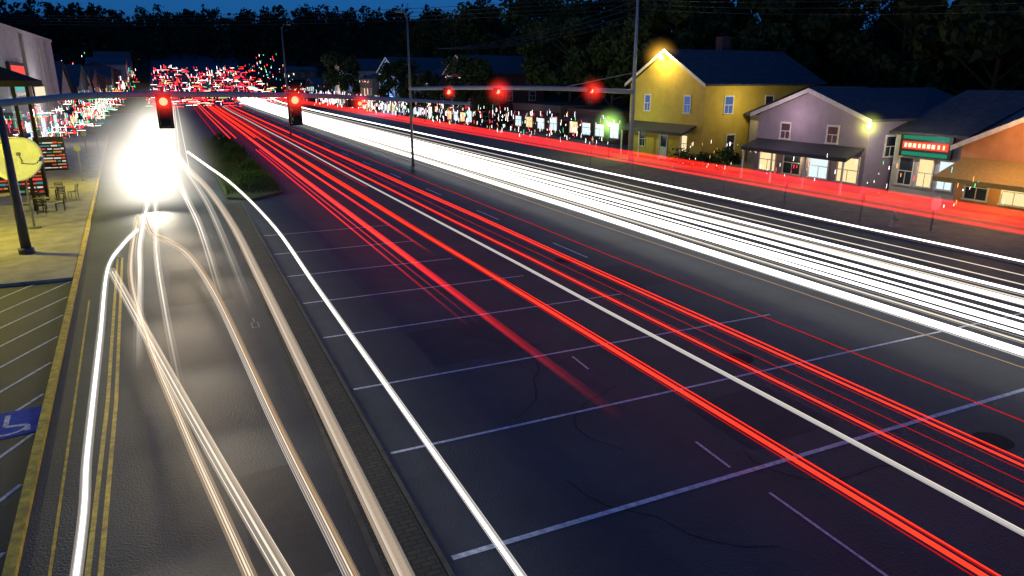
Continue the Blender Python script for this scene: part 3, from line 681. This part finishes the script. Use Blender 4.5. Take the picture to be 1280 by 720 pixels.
for (x,y,rz,hr) in ((-8.9,52,-90,2.9),(-10.9,54,-90,3.2),(-10.6,60.5,0,2.9),(-9.4,66,-90,2.6)):
    e=empty('display_rack',(x,y,.12),math.radians(rz)); a=Acc(); a.box(-.5,0,-1.0,1.0,0,hr,4)
    for r_ in range(int(hr/.24)-1):
        y0=-.95; mi=random.choice([0,1,1,0,4])
        while y0<.85:
            w_=random.uniform(.1,.8); y1=min(.97,y0+w_)
            a.box(.003,.05+random.random()*.12,y0,y1,.2+r_*.24,.2+r_*.24+random.uniform(.04,.13),random.choice([mi,mi,0,1,2,3])); y0=y1+random.uniform(.02,.15)
    a.make('shelves',prodm,parent=e)
plight('patio_lamp_light',(-7.0,55,5.2),1500,(1,.82,.03),.2)
slamp(-13.4,37,5.4,2.2,warml,1); plight('street_lamp_light',(-10.8,37,5.3),3200,(1,.82,.03),.2)
for (x,y,h) in ((-6.6,58,5),(-6.9,66,6),(-6.9,75,7)): rsign(x,y,h*.5,.22,galv)
# ---------------------------------------------------------------- passing vehicles' headlight beams
def spot(x,y,en,tilt,col=(1,.78,.52),size=100,yaw=0,z=1.0):
    l=bpy.data.lights.new('headlight_beam','SPOT'); l.energy=en; l.color=col; l.spot_size=math.radians(size); l.spot_blend=1; l.shadow_soft_size=.25
    o=bpy.data.objects.new('headlight_beam',l); C.objects.link(o); o.location=(x,y,z)
    o.rotation_euler=(math.radians(90-tilt),0,math.radians(180+yaw))
spot(-1.7,44,2200,4,(1,.9,.7))
for k,y in enumerate((38,33,28,23.5,19,15,11,7.5)): spot(-.9+.5*(k%3),y,450-26*k,12,size=130,z=1.7)
# ---------------------------------------------------------------- sky and lights
w=bpy.data.worlds.new("World"); S.world=w; w.use_nodes=True; N=w.node_tree.nodes; L=w.node_tree.links
bg=N['Background']; sk=N.new('ShaderNodeTexSky'); sk.sky_type='NISHITA'; sk.sun_disc=False
sk.sun_elevation=math.radians(2); sk.sun_rotation=math.radians(200)
mx=N.new('ShaderNodeMix'); mx.data_type='RGBA'; mx.blend_type='MULTIPLY'; mx.inputs[0].default_value=1; mx.inputs[7].default_value=(.02,.16,.5,1)
ad=N.new('ShaderNodeMix'); ad.data_type='RGBA'; ad.blend_type='ADD'; ad.inputs[0].default_value=1; ad.inputs[7].default_value=(.02,.3,1.5,1)
L.new(sk.outputs[0],mx.inputs[6]); L.new(mx.outputs[2],ad.inputs[6]); L.new(ad.outputs[2],bg.inputs[0]); bg.inputs[1].default_value=.15
sl=bpy.data.lights.new('dusk_sun','SUN'); sl.energy=.01; sl.angle=math.radians(10); sl.color=(.6,.75,1)
so=bpy.data.objects.new('dusk_sun',sl); C.objects.link(so); so.rotation_euler=(math.radians(50),0,math.radians(30))
# ---------------------------------------------------------------- camera
cam=bpy.data.cameras.new('camera'); co=bpy.data.objects.new('camera',cam); C.objects.link(co); S.camera=co
cam.sensor_width=36; cam.lens=24.6; cam.clip_end=3000; cam.clip_start=.1
co.location=(0,0,7); co.rotation_euler=(math.radians(90-16.55),0,math.radians(-24.97))
S.view_settings.view_transform='Standard'; S.view_settings.look='None'; S.view_settings.exposure=0
